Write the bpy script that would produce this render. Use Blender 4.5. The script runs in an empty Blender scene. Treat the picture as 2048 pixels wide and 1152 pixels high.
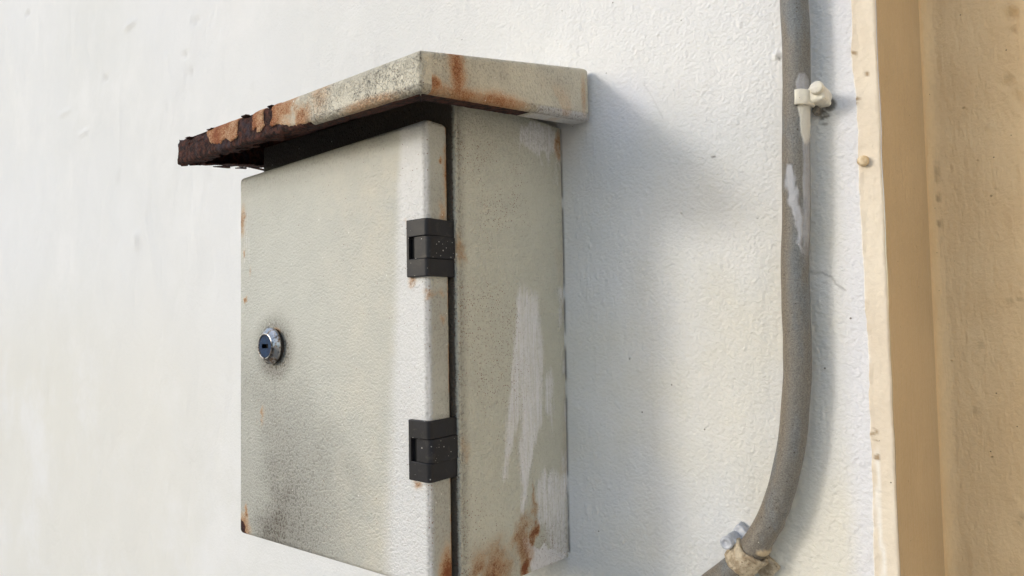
import bpy, math, random
import numpy as np
from mathutils import Matrix, Vector

sc = bpy.context.scene
# ---------------------------------------------------------------- camera
cam_data = bpy.data.cameras.new('camera')
cam = bpy.data.objects.new('camera', cam_data)
sc.collection.objects.link(cam)
sc.camera = cam
cam_data.sensor_width = 36.0
cam_data.lens = 1320.624 / 2048 * 36.0
cam_data.clip_start = 0.01
cam_data.clip_end = 400
RIGHT = (0.7849357628143708, 0.6193158162924003, -0.017993552875950652)
DOWN = (-0.04155399527552388, 0.023645837643835533, -0.9988564160272302)
FWD = (-0.6181821040208649, 0.7847858268675597, 0.04429551011262042)
cam.matrix_world = Matrix(((RIGHT[0], -DOWN[0], -FWD[0], 0.7062),
                           (RIGHT[1], -DOWN[1], -FWD[1], -0.5913),
                           (RIGHT[2], -DOWN[2], -FWD[2], 0.2272),
                           (0, 0, 0, 1)))
# ---------------------------------------------------------------- light
SUN_TRAVEL = Vector((0.66, 1.0, -0.39)).normalized()
elev = math.asin(-SUN_TRAVEL.z)
azim = math.atan2(-SUN_TRAVEL.x, -SUN_TRAVEL.y)
sun_data = bpy.data.lights.new('sun', 'SUN')
sun_data.energy = 0.58
sun_data.angle = math.radians(8.5)
sun_data.color = (1.0, 0.985, 0.96)
sun = bpy.data.objects.new('sun', sun_data)
sun.rotation_mode = 'QUATERNION'
sun.rotation_quaternion = SUN_TRAVEL.to_track_quat('-Z', 'Y')
sun.location = (-2, -3, 3)
sc.collection.objects.link(sun)
world = bpy.data.worlds.new('World')
sc.world = world
world.use_nodes = True
wt = world.node_tree
sky = wt.nodes.new('ShaderNodeTexSky')
sky.sky_type = 'NISHITA'
sky.sun_disc = False
sky.sun_elevation = elev
sky.sun_rotation = azim
sky.air_density = 1.0
sky.dust_density = 1.1
sky.ozone_density = 0.8
wt.nodes['Background'].inputs['Strength'].default_value = 0.15
wt.links.new(sky.outputs[0], wt.nodes['Background'].inputs['Color'])
vs = sc.view_settings
vs.view_transform = 'Standard'
vs.look = 'None'
vs.exposure = 0.77
vs.gamma = 1.0
sc.cycles.max_bounces = 6
sc.cycles.use_denoising = True

# ---------------------------------------------------------------- numpy helpers
def S(r, g, b):
    f = lambda c: c / 12.92 if c <= 0.04045 else ((c + 0.055) / 1.055) ** 2.4
    return (f(r / 255), f(g / 255), f(b / 255), 1.0)

def _h(i, j, k, seed):
    n = (i.astype(np.int64) * 374761393 + j.astype(np.int64) * 668265263 + k.astype(np.int64) * 2147483647 + seed * 1274126177) & 0xffffffff
    n = ((n ^ (n >> 13)) * 1274126177) & 0xffffffff
    n = n ^ (n >> 16)
    return (n & 0xffff) / 65535.0

def noise(x, y, z, seed=0):
    x, y, z = np.broadcast_arrays(np.asarray(x, float), np.asarray(y, float), np.asarray(z, float))
    i, j, k = np.floor(x), np.floor(y), np.floor(z)
    u, v, w = x - i, y - j, z - k
    u, v, w = (a * a * a * (a * (a * 6 - 15) + 10) for a in (u, v, w))
    i, j, k = i.astype(int), j.astype(int), k.astype(int)
    r = 0
    for a in (0, 1):
        for b in (0, 1):
            for c in (0, 1):
                r = r + _h(i + a, j + b, k + c, seed) * (u if a else 1 - u) * (v if b else 1 - v) * (w if c else 1 - w)
    return r

def fbm(x, y, z, o=4, seed=0):
    r = 0; a = 0.5; t = 0
    for q in range(o):
        r = r + a * noise(np.asarray(x) * 2 ** q + 7.3 * q, np.asarray(y) * 2 ** q + 3.1 * q, np.asarray(z) * 2 ** q, seed + q)
        t += a; a *= 0.5
    return r / t

def ss(v, a, b):
    t = np.clip((v - a) / (b - a), 0, 1)
    return t * t * (3 - 2 * t)

def sd(poly, X, Y):
    """signed distance to a closed outline, positive inside"""
    X = np.asarray(X, float); Y = np.asarray(Y, float)
    d = np.full(X.shape, 1e9); inside = np.zeros(X.shape, bool)
    n = len(poly)
    for a in range(n):
        x0, y0 = poly[a]; x1, y1 = poly[(a + 1) % n]
        ex, ey = x1 - x0, y1 - y0
        t = np.clip(((X - x0) * ex + (Y - y0) * ey) / (ex * ex + ey * ey + 1e-18), 0, 1)
        d = np.minimum(d, np.hypot(X - x0 - t * ex, Y - y0 - t * ey))
        if y0 != y1:
            c = ((y0 > Y) != (y1 > Y)) & (X < (x1 - x0) * (Y - y0) / (y1 - y0) + x0)
            inside ^= c
    return np.where(inside, d, -d)

def blob(X, Y, cx, cy, rx, ry):
    """1 at the centre falling to 0 at the ellipse's rim"""
    return np.clip(1 - np.hypot((X - cx) / rx, (Y - cy) / ry), 0, 1)

# ---------------------------------------------------------------- mesh helpers
COL = sc.collection

def link_mesh(name, V, F, mat, parent=None, smooth=True, attrs=None, loc=None):
    V = np.asarray(V, float).reshape(-1, 3)
    origin = np.zeros(3)
    if parent is not None:
        p = parent
        while p is not None:
            origin += np.array(p.location); p = p.parent
    elif loc is not None:
        origin = np.array(loc, float)
    me = bpy.data.meshes.new(name)
    me.from_pydata((V - origin).tolist(), [], [tuple(f) for f in (F.tolist() if isinstance(F, np.ndarray) else F)])
    if smooth:
        me.polygons.foreach_set('use_smooth', np.ones(len(me.polygons), bool))
    for k, a in (attrs or {}).items():
        at = me.attributes.new(k, 'FLOAT_COLOR', 'POINT')
        at.data.foreach_set('color', np.asarray(a, np.float32).reshape(-1))
    me.materials.append(mat)
    me.update()
    o = bpy.data.objects.new(name, me)
    COL.objects.link(o)
    if parent is not None:
        o.parent = parent
    elif loc is not None:
        o.location = loc
    return o

def tag(o, label, cat, group=None):
    o['label'] = label; o['category'] = cat
    if group: o['group'] = group
    return o

def grid_faces(m, n, wrap=False):
    i = np.arange(m - 1)[:, None]; j = np.arange(n if wrap else n - 1)[None, :]
    j1 = (j + 1) % n
    return np.stack([i * n + j, (i + 1) * n + j, (i + 1) * n + j1, i * n + j1], -1).reshape(-1, 4)

def lines(lo, hi, r, step):
    a = lo + r * np.array([0, .12, .3, .5, .72, 1.0])
    b = hi - r * np.array([1.0, .72, .5, .3, .12, 0])
    n = max(2, int(round((hi - lo - 2 * r) / step)) + 1)
    return np.concatenate([a[:-1], np.linspace(lo + r, hi - r, n), b[1:]])

def rounded_box(lo, hi, r, steps):
    L = [lines(lo[a], hi[a], r, steps[a]) for a in range(3)]
    N = [len(l) for l in L]
    keys = []; quads = []
    def K(i, j, k): return (i * N[1] + j) * N[2] + k
    for ax in range(3):
        u, v = [a for a in range(3) if a != ax]
        I, J = np.meshgrid(np.arange(N[u]), np.arange(N[v]), indexing='ij')
        for side in (0, 1):
            idx = [None] * 3
            idx[ax] = np.full(I.shape, side * (N[ax] - 1)); idx[u] = I; idx[v] = J
            k = K(*idx)
            q = np.stack([k[:-1, :-1], k[1:, :-1], k[1:, 1:], k[:-1, 1:]], -1).reshape(-1, 4)
            flip = (side == 0) ^ (ax == 1)
            quads.append(q[:, ::-1] if flip else q)
    Q = np.concatenate(quads)
    uq, inv = np.unique(Q, return_inverse=True)
    F = inv.reshape(-1, 4)
    i = uq // (N[1] * N[2]); j = (uq // N[2]) % N[1]; k = uq % N[2]
    P = np.stack([L[0][i], L[1][j], L[2][k]], -1)
    lo = np.array(lo) + r; hi = np.array(hi) - r
    C = np.clip(P, lo, hi); d = P - C
    n = np.linalg.norm(d, axis=1, keepdims=True)
    V = C + np.where(n > 1e-12, d / np.maximum(n, 1e-12) * r, 0)
    return V, F

def fix(V, F):
    """make a small closed mesh's faces all point outward"""
    import bmesh
    bm = bmesh.new()
    vs_ = [bm.verts.new(tuple(v)) for v in np.asarray(V).reshape(-1, 3)]
    for f in F: bm.faces.new([vs_[i] for i in f])
    bmesh.ops.recalc_face_normals(bm, faces=bm.faces[:])
    bm.verts.index_update()
    F2 = [tuple(v.index for v in f.verts) for f in bm.faces]
    bm.free()
    return np.asarray(V, float).reshape(-1, 3), F2

def lathe(profile, centre, seg=48, axis='y'):
    """profile rows (radius, distance towards the viewer, -y)"""
    a = np.linspace(0, 2 * math.pi, seg, endpoint=False)
    V = np.array([[centre[0] + r * math.cos(t), centre[1] - h, centre[2] + r * math.sin(t)] for r, h in profile for t in a])
    F = [tuple(f) for f in grid_faces(len(profile), seg, True)]
    m = len(profile)
    F.append(tuple(range((m - 1) * seg, m * seg)))
    return fix(V, F)

def tube(path, radius, seg=40, cap=True):
    P = np.asarray(path, float)
    T = np.gradient(P, axis=0); T /= np.linalg.norm(T, axis=1, keepdims=True)
    B = np.array([0, -1.0, 0]) - (T @ np.array([0, -1.0, 0]))[:, None] * T
    B /= np.linalg.norm(B, axis=1, keepdims=True)      # towards viewer
    Nn = np.cross(T, B)
    a = np.linspace(0, 2 * math.pi, seg, endpoint=False)
    R = np.broadcast_to(np.asarray(radius, float), (len(P),))
    V = P[:, None, :] + R[:, None, None] * (np.cos(a)[None, :, None] * B[:, None, :] + np.sin(a)[None, :, None] * Nn[:, None, :])
    F = [tuple(f[::-1]) for f in grid_faces(len(P), seg, True)]
    if cap:
        F.append(tuple(range(seg))); F.append(tuple(range((len(P) - 1) * seg, len(P) * seg))[::-1])
    return V, F

# ---------------------------------------------------------------- node helpers
class Mat:
    def __init__(self, name):
        self.m = bpy.data.materials.new(name); self.m.use_nodes = True
        self.t = self.m.node_tree; self.t.nodes.clear()
        self.out = self.t.nodes.new('ShaderNodeOutputMaterial')
        self.b = self.t.nodes.new('ShaderNodeBsdfPrincipled')
        self.t.links.new(self.b.outputs[0], self.out.inputs[0])
        self.P = self.new('ShaderNodeTexCoord').outputs['Object']
    def new(self, k): return self.t.nodes.new(k)
    def set(self, sock, v):
        if isinstance(v, bpy.types.NodeSocket): self.t.links.new(v, sock)
        elif v is not None:
            if sock.type == 'RGBA' and not hasattr(v, '__len__'): v = (v, v, v, 1)
            sock.default_value = v
    def math(self, op, a, b=None, c=None, clamp=False):
        n = self.new('ShaderNodeMath'); n.operation = op; n.use_clamp = clamp
        self.set(n.inputs[0], a)
        if b is not None: self.set(n.inputs[1], b)
        if c is not None: self.set(n.inputs[2], c)
        return n.outputs[0]
    def add(self, a, b): return self.math('ADD', a, b)
    def mul(self, a, b): return self.math('MULTIPLY', a, b)
    def mad(self, a, b, c): return self.math('MULTIPLY_ADD', a, b, c)
    def step(self, v, a, b, lo=0.0, hi=1.0):
        n = self.new('ShaderNodeMapRange'); n.interpolation_type = 'SMOOTHSTEP'
        self.set(n.inputs[0], v); n.inputs[1].default_value = a; n.inputs[2].default_value = b
        n.inputs[3].default_value = lo; n.inputs[4].default_value = hi
        return n.outputs[0]
    def scale(self, vec, s):
        n = self.new('ShaderNodeVectorMath'); n.operation = 'MULTIPLY'
        self.set(n.inputs[0], vec); n.inputs[1].default_value = s
        return n.outputs[0]
    def noise(self, scale, detail=2.0, rough=0.5, dist=0.0, vec=None, stretch=None):
        v = vec or self.P
        if stretch: v = self.scale(v, stretch)
        n = self.new('ShaderNodeTexNoise')
        self.set(n.inputs['Vector'], v); n.inputs['Scale'].default_value = scale
        n.inputs['Detail'].default_value = detail; n.inputs['Roughness'].default_value = rough
        n.inputs['Distortion'].default_value = dist
        return n.outputs[0]
    def voronoi(self, scale, vec=None, stretch=None):
        v = vec or self.P
        if stretch: v = self.scale(v, stretch)
        n = self.new('ShaderNodeTexVoronoi')
        self.set(n.inputs['Vector'], v); n.inputs['Scale'].default_value = scale
        return n.outputs['Distance'], n.outputs['Color']
    def dots(self, scale, radius, density, stretch=None):
        """density: 0..1 number or socket; returns a 0..1 mask of small round dots"""
        d, c = self.voronoi(scale, stretch=stretch)
        s = self.new('ShaderNodeSeparateColor'); self.t.links.new(c, s.inputs[0])
        keep = self.math('LESS_THAN', s.outputs[0], density)
        r = self.mad(s.outputs[1], radius * 0.7, radius * 0.5)
        near = self.math('SUBTRACT', 1.0, self.math('DIVIDE', d, r), clamp=True)
        return self.mul(keep, self.step(near, 0.0, 0.75))
    def mix(self, f, a, b):
        n = self.new('ShaderNodeMix'); n.data_type = 'RGBA'
        self.set(n.inputs[0], f); self.set(n.inputs[6], a); self.set(n.inputs[7], b)
        return n.outputs[2]
    def gain(self, col, v):
        n = self.new('ShaderNodeMix'); n.data_type = 'RGBA'; n.blend_type = 'MULTIPLY'; n.inputs[0].default_value = 1
        self.set(n.inputs[6], col)
        c = self.new('ShaderNodeCombineColor')
        for i in range(3): self.set(c.inputs[i], v)
        self.t.links.new(c.outputs[0], n.inputs[7])
        return n.outputs[2]
    def attr(self, name):
        n = self.new('ShaderNodeAttribute'); n.attribute_name = name
        s = self.new('ShaderNodeSeparateColor'); self.t.links.new(n.outputs['Color'], s.inputs[0])
        return s.outputs[0], s.outputs[1], s.outputs[2], n.outputs['Alpha']
    def bump(self, h, strength, dist, prev=None):
        n = self.new('ShaderNodeBump')
        n.inputs['Strength'].default_value = strength; n.inputs['Distance'].default_value = dist
        self.set(n.inputs['Height'], h)
        if prev is not None: self.t.links.new(prev, n.inputs['Normal'])
        return n.outputs[0]
    def done(self, col, rough=0.5, normal=None, metal=0.0, spec=0.5):
        self.set(self.b.inputs['Base Color'], col); self.set(self.b.inputs['Roughness'], rough)
        self.set(self.b.inputs['Metallic'], metal); self.b.inputs['Specular IOR Level'].default_value = spec
        if normal is not None: self.t.links.new(normal, self.b.inputs['Normal'])
        return self.m

# ---------------------------------------------------------------- materials
def cabinet_paint(name, base, peel=1.0, rust=(S(196, 150, 98), S(124, 70, 40))):
    """textured enamel on sheet steel. masks_a = stain, bare rust, white overpaint, grime; masks_b = cream tint, specks, crackle, smooth"""
    m = Mat(name)
    stain, bare, white, grime_shade = m.attr('masks_a')
    cream, speck, crackle, smooth = m.attr('masks_b')
    n1 = m.noise(400, 1.5, 0.5, 0.7)                      # orange peel
    n2 = m.noise(38, 4, 0.6)                              # broad mottling
    n3 = m.noise(1300, 2, 0.6)                            # grain
    n4 = m.noise(170, 5, 0.65)                            # ragged edges
    groove = m.step(n1, 0.52, 0.34)
    col = m.mix(m.mul(cream, m.step(n2, 0.25, 0.75, 0.15, 0.85)), base, S(204, 197, 181))
    col = m.gain(col, m.mad(n2, 0.26, 0.87))
    col = m.gain(col, m.mad(n3, 0.10, 0.95))
    pale = m.attr('masks_c')[0]
    col = m.mix(m.mul(pale, m.mad(n1, 0.4, 0.75)), col, S(222, 222, 222))
    # white overpaint catches the high spots first
    wf = m.step(m.add(white, m.mad(m.noise(330, 2.5, 0.55, 0.2, stretch=(1, 1, 0.22)), 0.55, m.mad(n1, 0.5, -0.525))), 0.20, 0.92)
    brushed = m.step(m.noise(500, 4, 0.6, 0.2, stretch=(1, 1, 0.06)), 0.3, 0.62, 0.45, 1.0)
    col = m.mix(m.mul(wf, m.math('MAXIMUM', m.mul(brushed, m.step(white, 0.2, 0.9, 0.7, 1.0)), m.step(white, 1.1, 1.3))), col, S(240, 240, 243))
    # grime sits in the grooves; painted shade rides on the same mask
    gf = m.math('MULTIPLY', grime_shade, m.mad(groove, 0.36, m.mad(n2, 0.45, 0.38)), clamp=True)
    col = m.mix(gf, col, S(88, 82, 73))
    # rust stain
    col = m.mix(m.mul(m.step(stain, 0.0, 1.0, 0.0, 0.6), m.mad(n2, 0.8, 0.5)), col, S(204, 166, 118))
    grain = m.add(m.mul(m.noise(800, 3, 0.7), 0.62), m.add(m.mul(n4, 0.28), m.mul(n1, 0.20)))
    sf = m.mul(m.step(m.mad(stain, 0.62, grain), 0.70, 1.22), m.step(stain, 0.0, 0.35))
    rustcol = m.mix(m.step(m.mad(stain, 0.5, grain), 0.70, 1.15), *rust)
    col = m.mix(sf, col, rustcol)
    # tiny rust specks
    sp = m.dots(560, 0.40, m.mul(speck, 0.40))
    sp2 = m.dots(300, 0.24, m.mul(speck, 0.15))
    col = m.mix(m.math('MAXIMUM', sp, sp2), col, S(118, 72, 44))
    # black crackle between the wrinkles
    ridge = m.math('ABSOLUTE', m.mad(m.noise(210, 3, 0.55, 1.2), 1, -0.5))
    cf = m.mul(m.step(ridge, 0.034, 0.004), m.mul(crackle, m.step(n3, 0.35, 0.6, 0.35, 1.0)))
    col = m.mix(cf, col, S(38, 34, 31))
    # paint flecks and flyspecks
    col = m.mix(m.dots(170, 0.12, 0.12, stretch=(1, 1, 0.6)), col, S(240, 240, 236))
    col = m.mix(m.dots(160, 0.07, 0.05), col, S(50, 47, 44))
    # bare corroded steel
    bf = m.step(m.add(bare, m.mad(n4, 0.34, -0.17)), 0.46, 0.54)
    bcol = m.mix(m.step(n4, 0.40, 0.66), S(43, 27, 26), S(96, 54, 42))
    bcol = m.mix(m.step(n3, 0.58, 0.75), bcol, S(122, 84, 70))
    bcol = m.mix(m.step(m.noise(70, 3), 0.55, 0.72), bcol, S(66, 54, 60))
    col = m.mix(bf, col, bcol)
    rough = m.mix(bf, m.mix(sf, m.mad(n2, 0.2, 0.42), 0.8), 0.92)
    h = m.add(m.mul(n1, m.math('SUBTRACT', 1.0, m.mul(smooth, 0.7))), m.mul(m.math('MAXIMUM', bf, m.mul(sf, 0.25)), m.mad(n3, 1.1, m.mul(n4, 2.0))))
    h = m.math('SUBTRACT', h, m.mul(cf, 0.6))
    h = m.add(h, m.mul(wf, 0.25))
    nor = m.bump(h, 0.9, 0.0017 * peel)
    return m.done(col, rough, nor, spec=0.4)

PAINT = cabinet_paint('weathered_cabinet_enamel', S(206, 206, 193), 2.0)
PAINT_DOOR = cabinet_paint('weathered_door_enamel', S(192, 193, 185))
PAINT_HOOD = cabinet_paint('weathered_hood_enamel', S(222, 216, 196), 1.2, (S(202, 138, 76), S(128, 68, 33)))

def wall_mat():
    m = Mat('white_wall_paint')
    sx = m.new('ShaderNodeSeparateXYZ'); m.t.links.new(m.P, sx.inputs[0])
    x, z = sx.outputs[0], sx.outputs[2]
    warm, chip, blue, rough_zone = m.attr('masks_a')
    n0 = m.noise(1.6, 3); n1 = m.noise(9, 5, 0.6); n3 = m.noise(900, 2)
    col = m.mix(m.step(n0, 0.35, 0.65), S(224, 225, 226), S(220, 221, 220))
    col = m.mix(warm, col, S(222, 219, 208))
    col = m.mix(m.mul(m.step(m.noise(3.2, 5, 0.65), 0.45, 0.7), 0.7), col, S(230, 230, 230))
    col = m.mix(m.mul(blue, 0.9), col, S(224, 225, 230))
    col = m.gain(col, m.mad(n1, 0.06, 0.965))
    col = m.mix(m.mul(m.dots(95, 0.10, 0.10), rough_zone), col, S(110, 106, 98))
    col = m.mix(chip, col, S(92, 88, 80))
    fine = m.noise(330, 3, 0.55, 0.3)
    roller = m.noise(165, 3, 0.5, 0.4)
    brush = m.noise(150, 4, 0.6, 0.2, stretch=(1, 1, 0.12))
    nub = m.dots(85, 0.10, 0.10)
    pit = m.dots(140, 0.09, 0.08)
    nearbox = m.mul(m.step(x, 0.50, 0.36), m.step(x, 0.2, 0.3))
    h = m.add(m.mul(fine, 0.8), m.add(m.mul(roller, m.mad(nearbox, -0.35, 0.75)), m.mul(brush, m.mad(nearbox, 0.45, 0.35))))
    h = m.mul(h, m.mad(rough_zone, 0.75, 0.25))
    h = m.add(h, m.mul(m.math('SUBTRACT', m.mul(nub, 1.1), pit), m.mad(rough_zone, 0.9, 0.1)))
    nor = m.bump(h, 1.0, 0.0015)
    big = m.noise(14, 4, 0.55, 0.6, stretch=(1, 1, 0.5))
    nor = m.bump(big, 0.6, 0.008, nor)
    return m.done(col, 0.8, nor, spec=0.12)

def tan_mat(name, a, b, streak, depth=0.0019):
    m = Mat(name)
    chip, pale, _, _ = m.attr('masks_a')
    n1 = m.noise(12, 4); n2 = m.noise(260, 3, 0.55, 0.3)
    col = m.mix(m.step(n1, 0.35, 0.65), a, b)
    col = m.mix(pale, col, S(238, 234, 226))
    col = m.gain(col, m.mad(n2, 0.12, 0.94))
    col = m.mix(m.dots(150, 0.11, 0.10), col, S(70, 56, 40))
    col = m.mix(chip, col, S(158, 134, 102))
    nub = m.dots(75, 0.11, 0.12); pit = m.dots(110, 0.10, 0.10)
    br = m.noise(130, 4, 0.6, 0.3, stretch=(1, 1, streak))
    h = m.add(m.add(m.mul(n2, 0.5), m.mul(br, 1.1)), m.math('SUBTRACT', m.mul(nub, 1.2), pit))
    nor = m.bump(h, 1.0, depth)
    nor = m.bump(m.noise(22, 4, 0.55, stretch=(1, 1, 0.5)), 0.5, 0.005, nor)
    return m.done(col, 0.55, nor, spec=0.35)

WALL = wall_mat()
BORDER = tan_mat('cream_edge_paint', S(227, 216, 197), S(221, 208, 188), 0.6, 0.0011)
TAN = tan_mat('tan_wall_paint', S(214, 187, 146), S(220, 195, 155), 0.25)
RETURN_SHADED = tan_mat('shaded_tan_paint', S(187, 166, 134), S(193, 172, 140), 0.12)  # tan paint darkened, the shade of the return put into its colour

def plastic_mat():
    m = Mat('black_hinge_plastic')
    n = m.noise(60, 4, 0.6); n2 = m.noise(700, 2)
    col = m.mix(m.step(n, 0.35, 0.7), S(13, 14, 20), S(24, 25, 32))
    col = m.mix(m.mul(m.step(m.noise(90, 4, 0.6, 1.0), 0.55, 0.75), 0.12), col, S(120, 112, 100))
    col = m.mix(m.dots(420, 0.32, 0.11), col, S(190, 188, 182))
    return m.done(col, m.mad(n, 0.25, 0.42), m.bump(m.add(n2, n), 0.3, 0.0004), spec=0.4)
PLASTIC = plastic_mat()

def chrome_mat():
    m = Mat('tarnished_chrome')
    n = m.noise(230, 4, 0.65); n2 = m.noise(120, 4)
    f = m.step(n, 0.46, 0.66)
    col = m.mix(f, S(200, 199, 198), S(112, 90, 66))
    col = m.mix(m.step(n2, 0.47, 0.64), col, S(66, 62, 60))
    return m.done(col, m.mix(f, 0.30, 0.65), m.bump(n, 0.25, 0.0004), metal=m.math('SUBTRACT', 1.0, m.mul(f, 0.7)))
CHROME = chrome_mat()

def simple(name, c1, c2, scale, rough, bump=0.3, dist=0.0005, metal=0.0, specks=None):
    m = Mat(name)
    n = m.noise(scale, 4, 0.6); n2 = m.noise(scale * 5, 3)
    col = m.mix(m.step(n, 0.35, 0.65), c1, c2)
    if specks: col = m.mix(m.dots(400, 0.3, 0.15), col, specks)
    return m.done(col, rough, m.bump(m.add(n, m.mul(n2, 0.5)), bump, dist), metal=metal)
BLUE = simple('worn_blue_lock_face', S(5, 34, 66), S(9, 52, 88), 160, 0.8, specks=S(70, 84, 96))
BLACK = simple('dark_rubber', S(30, 28, 27), S(48, 44, 41), 200, 0.7)
VOID = simple('keyhole_black', S(8, 8, 8), S(16, 14, 13), 200, 0.9)
CLIPWHITE = simple('white_painted_clip', S(226, 222, 206), S(214, 210, 198), 130, 0.5, 0.5, 0.0012, specks=S(150, 140, 120))
CLIPCREAM = simple('cream_painted_band', S(208, 194, 168), S(158, 140, 114), 170, 0.7, 1.0, 0.0030, specks=S(110, 92, 70))
CLIPBLUE = simple('blue_white_painted_screw', S(204, 207, 212), S(176, 180, 188), 160, 0.5, 0.6, 0.0012, specks=S(116, 118, 126))
PLUGM = simple('cream_painted_screw_head', S(230, 212, 180), S(196, 170, 130), 120, 0.55, 0.5, 0.001)
FLAKE = simple('dark_rust_flake', S(46, 28, 26), S(78, 46, 38), 220, 0.92, 0.9, 0.0014)
GROUND = simple('concrete_ground', S(122, 119, 113), S(110, 107, 102), 3, 0.9, 0.3, 0.003)

def pipe_mat():
    m = Mat('speckled_grey_pipe')
    patch, cream, chip, warm = m.attr('masks_a')
    n = m.noise(900, 2, 0.6); n2 = m.noise(40, 4, 0.6, stretch=(1, 1, 0.3)); n4 = m.noise(240, 4, 0.6)
    col = m.mix(warm, S(112, 110, 104), S(126, 116, 102))
    col = m.mix(m.mul(m.step(n2, 0.45, 0.68), 0.7), col, S(104, 112, 118))
    col = m.gain(col, m.mad(m.step(n, 0.3, 0.7), 0.55, 0.70))
    col = m.mix(m.dots(330, 0.3, 0.22), col, S(64, 56, 47))
    col = m.mix(m.dots(150, 0.10, 0.07), col, S(225, 222, 214))
    brush = m.noise(420, 3, 0.6, 0.2, stretch=(1, 1, 0.15))
    pf = m.step(m.add(patch, m.mad(brush, 0.45, m.mad(n4, 0.25, -0.35))), 0.30, 0.85)
    col = m.mix(m.mul(pf, 0.72), col, S(182, 184, 190))
    cfac = m.mul(m.step(m.add(cream, m.mad(n4, 0.3, -0.15)), 0.35, 0.70), 0.9)
    col = m.mix(cfac, col, S(214, 211, 200))
    col = m.mix(chip, col, S(196, 176, 142))
    h = m.add(m.mul(n, 0.5), m.add(m.mul(n4, 0.9), m.mul(m.math('MAXIMUM', pf, cfac), 0.8)))
    return m.done(col, 0.42, m.bump(h, 0.9, 0.0014), spec=0.45)
PIPE = pipe_mat()

# ---------------------------------------------------------------- ground
gx = np.linspace(-60, 60, 25); gy = np.concatenate([np.linspace(-60, -8, 27), [-4, 0, 8]])
GX, GY = np.meshgrid(gx, gy, indexing='ij')
GZ = -1.5 + 3.6 * ss(-GY, 9, 26) + 3.0 * ss(-GY, 26, 60)                 # unseen far slope, added to hold back low horizon light
g = link_mesh('ground', np.stack([GX, GY, GZ], -1), grid_faces(*GX.shape)[:, ::-1], GROUND, smooth=True)
g['kind'] = 'structure'

# ---------------------------------------------------------------- white wall
CX = 0.6168      # outer corner of the projecting wall
RECESS = 0.15  # depth of the recessed wall behind it
EDGE = [(2.4, .600), (.60, .600), (.457, .5994), (.439, .5982), (.4198, .5987), (.3988, .6000), (.3658, .6004), (.325, .5996), (.2885, .5997),
        (.2521, .6003), (.22, .6008), (.1801, .6012), (.1365, .6005), (.0932, .6003), (.054, .5995), (.0181, .5989), (-.1, .599), (-1.5, .600)]
def edge_x(z):
    e = np.array(EDGE[::-1])
    return np.interp(z, e[:, 0], e[:, 1]) + (fbm(z * 70, 0, 0, 4, 11) - .5) * .0018
xs = np.concatenate([np.linspace(-20, -1.9, 24)[:-1], np.arange(-1.9, .30, .012), np.arange(.30, .6105, .0015)])
zs = np.concatenate([np.linspace(-1.5, -.5, 40)[:-1], np.arange(-.5, -.06, .006), np.arange(-.06, .56, .0015), np.arange(.56, 1.3, .006), np.linspace(1.3, 2.6, 30)])
X, Z = np.meshgrid(xs, zs, indexing='ij')
Y = np.zeros_like(X)
Y -= (fbm(X * 7, 0, Z * 5, 3, 5) - .5) * .0030                        # trowelled undulation
lft = ss(-X, .1, .6)
dg = fbm((X + .45 * Z) * 9, 0, Z * 1.4, 4, 21)
Y -= lft * (dg - .5) * .006
for cx, cz, rx, rz, hgt in ((-.7904, .8688, .05, .012, .004), (-1.1676, .7571, .06, .010, .003), (-1.0454, .6835, .05, .010, .003),
                            (-.504, .7924, .016, .010, -.004), (-.5427, .7379, .016, .010, -.004), (-.5227, .699, .016, .014, -.003),
                            (-.9214, .7861, .02, .014, -.003), (-1.4646, 1.0993, .03, .014, -.004), (-.7457, .4013, .03, .03, .003)):
    Y -= hgt * ss(blob(X, Z, cx, cz, rx, rz), 0, .8)
# paint runs and nubs near the conduit
for cx, cz, rx, rz, hgt in ((.5394, .452, .0035, .0045, .0030), (.5949, .0336, .003, .008, .0012), (.3348, .0262, .004, .010, .0012),
                            (.3993, .173, .004, .003, .0012), (.5048, .3741, .0025, .0025, .0012), (.345, .30, .003, .004, .0014), (.36, .24, .003, .003, .001)):
    Y -= hgt * ss(blob(X, Z, cx, cz, rx, rz), 0, .7)
rng = random.Random(4)
for _ in range(90):
    cx, cz, r = rng.uniform(.32, .59), rng.uniform(-.04, .55), rng.uniform(.0012, .0026)
    sel = (np.abs(X - cx) < .01) & (np.abs(Z - cz) < .01)
    Y[sel] -= rng.uniform(.0004, .0011) * ss(blob(X[sel], Z[sel], cx, cz, r, r * rng.uniform(.8, 2.2)), 0, .8)
def near_line(pts, w):
    d = np.full(X.shape, 1e9)
    for (x0, z0), (x1, z1) in zip(pts, pts[1:]):
        ex, ez = x1 - x0, z1 - z0
        t = np.clip(((X - x0) * ex + (Z - z0) * ez) / (ex * ex + ez * ez), 0, 1)
        d = np.minimum(d, np.hypot(X - x0 - t * ex, Z - z0 - t * ez))
    return ss(w - d, 0, w * .7)
crack = near_line([(.560, .2605), (.570, .2592), (.577, .2555), (.5795, .2500), (.5863, .2446)], .0012) * .38
crack = np.maximum(crack, near_line([(.4104, .4583), (.4200, .4420), (.4307, .4189)], .0011) * .13)
crack = np.maximum(crack, near_line([(.5394 + .002, .449), (.542, .4475)], .0012) * .6)
crack = np.maximum(crack, near_line([(.3104, .43), (.3108, .20), (.3103, .05), (.3108, -.02)], .0026) * ss(fbm(X * 60, 0, Z * 60, 3, 8), .2, .6) * .75)
crack = np.maximum(crack, ss(blob(X, Z, .5805, .399, .007, .008), .15, .5) * .85)
crack = np.maximum(crack, ss(blob(X, Z, .576, .391, .006, .012), .1, .5) * ss(fbm(X * 300, 0, Z * 300, 3, 3), .42, .6) * .8)
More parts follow.
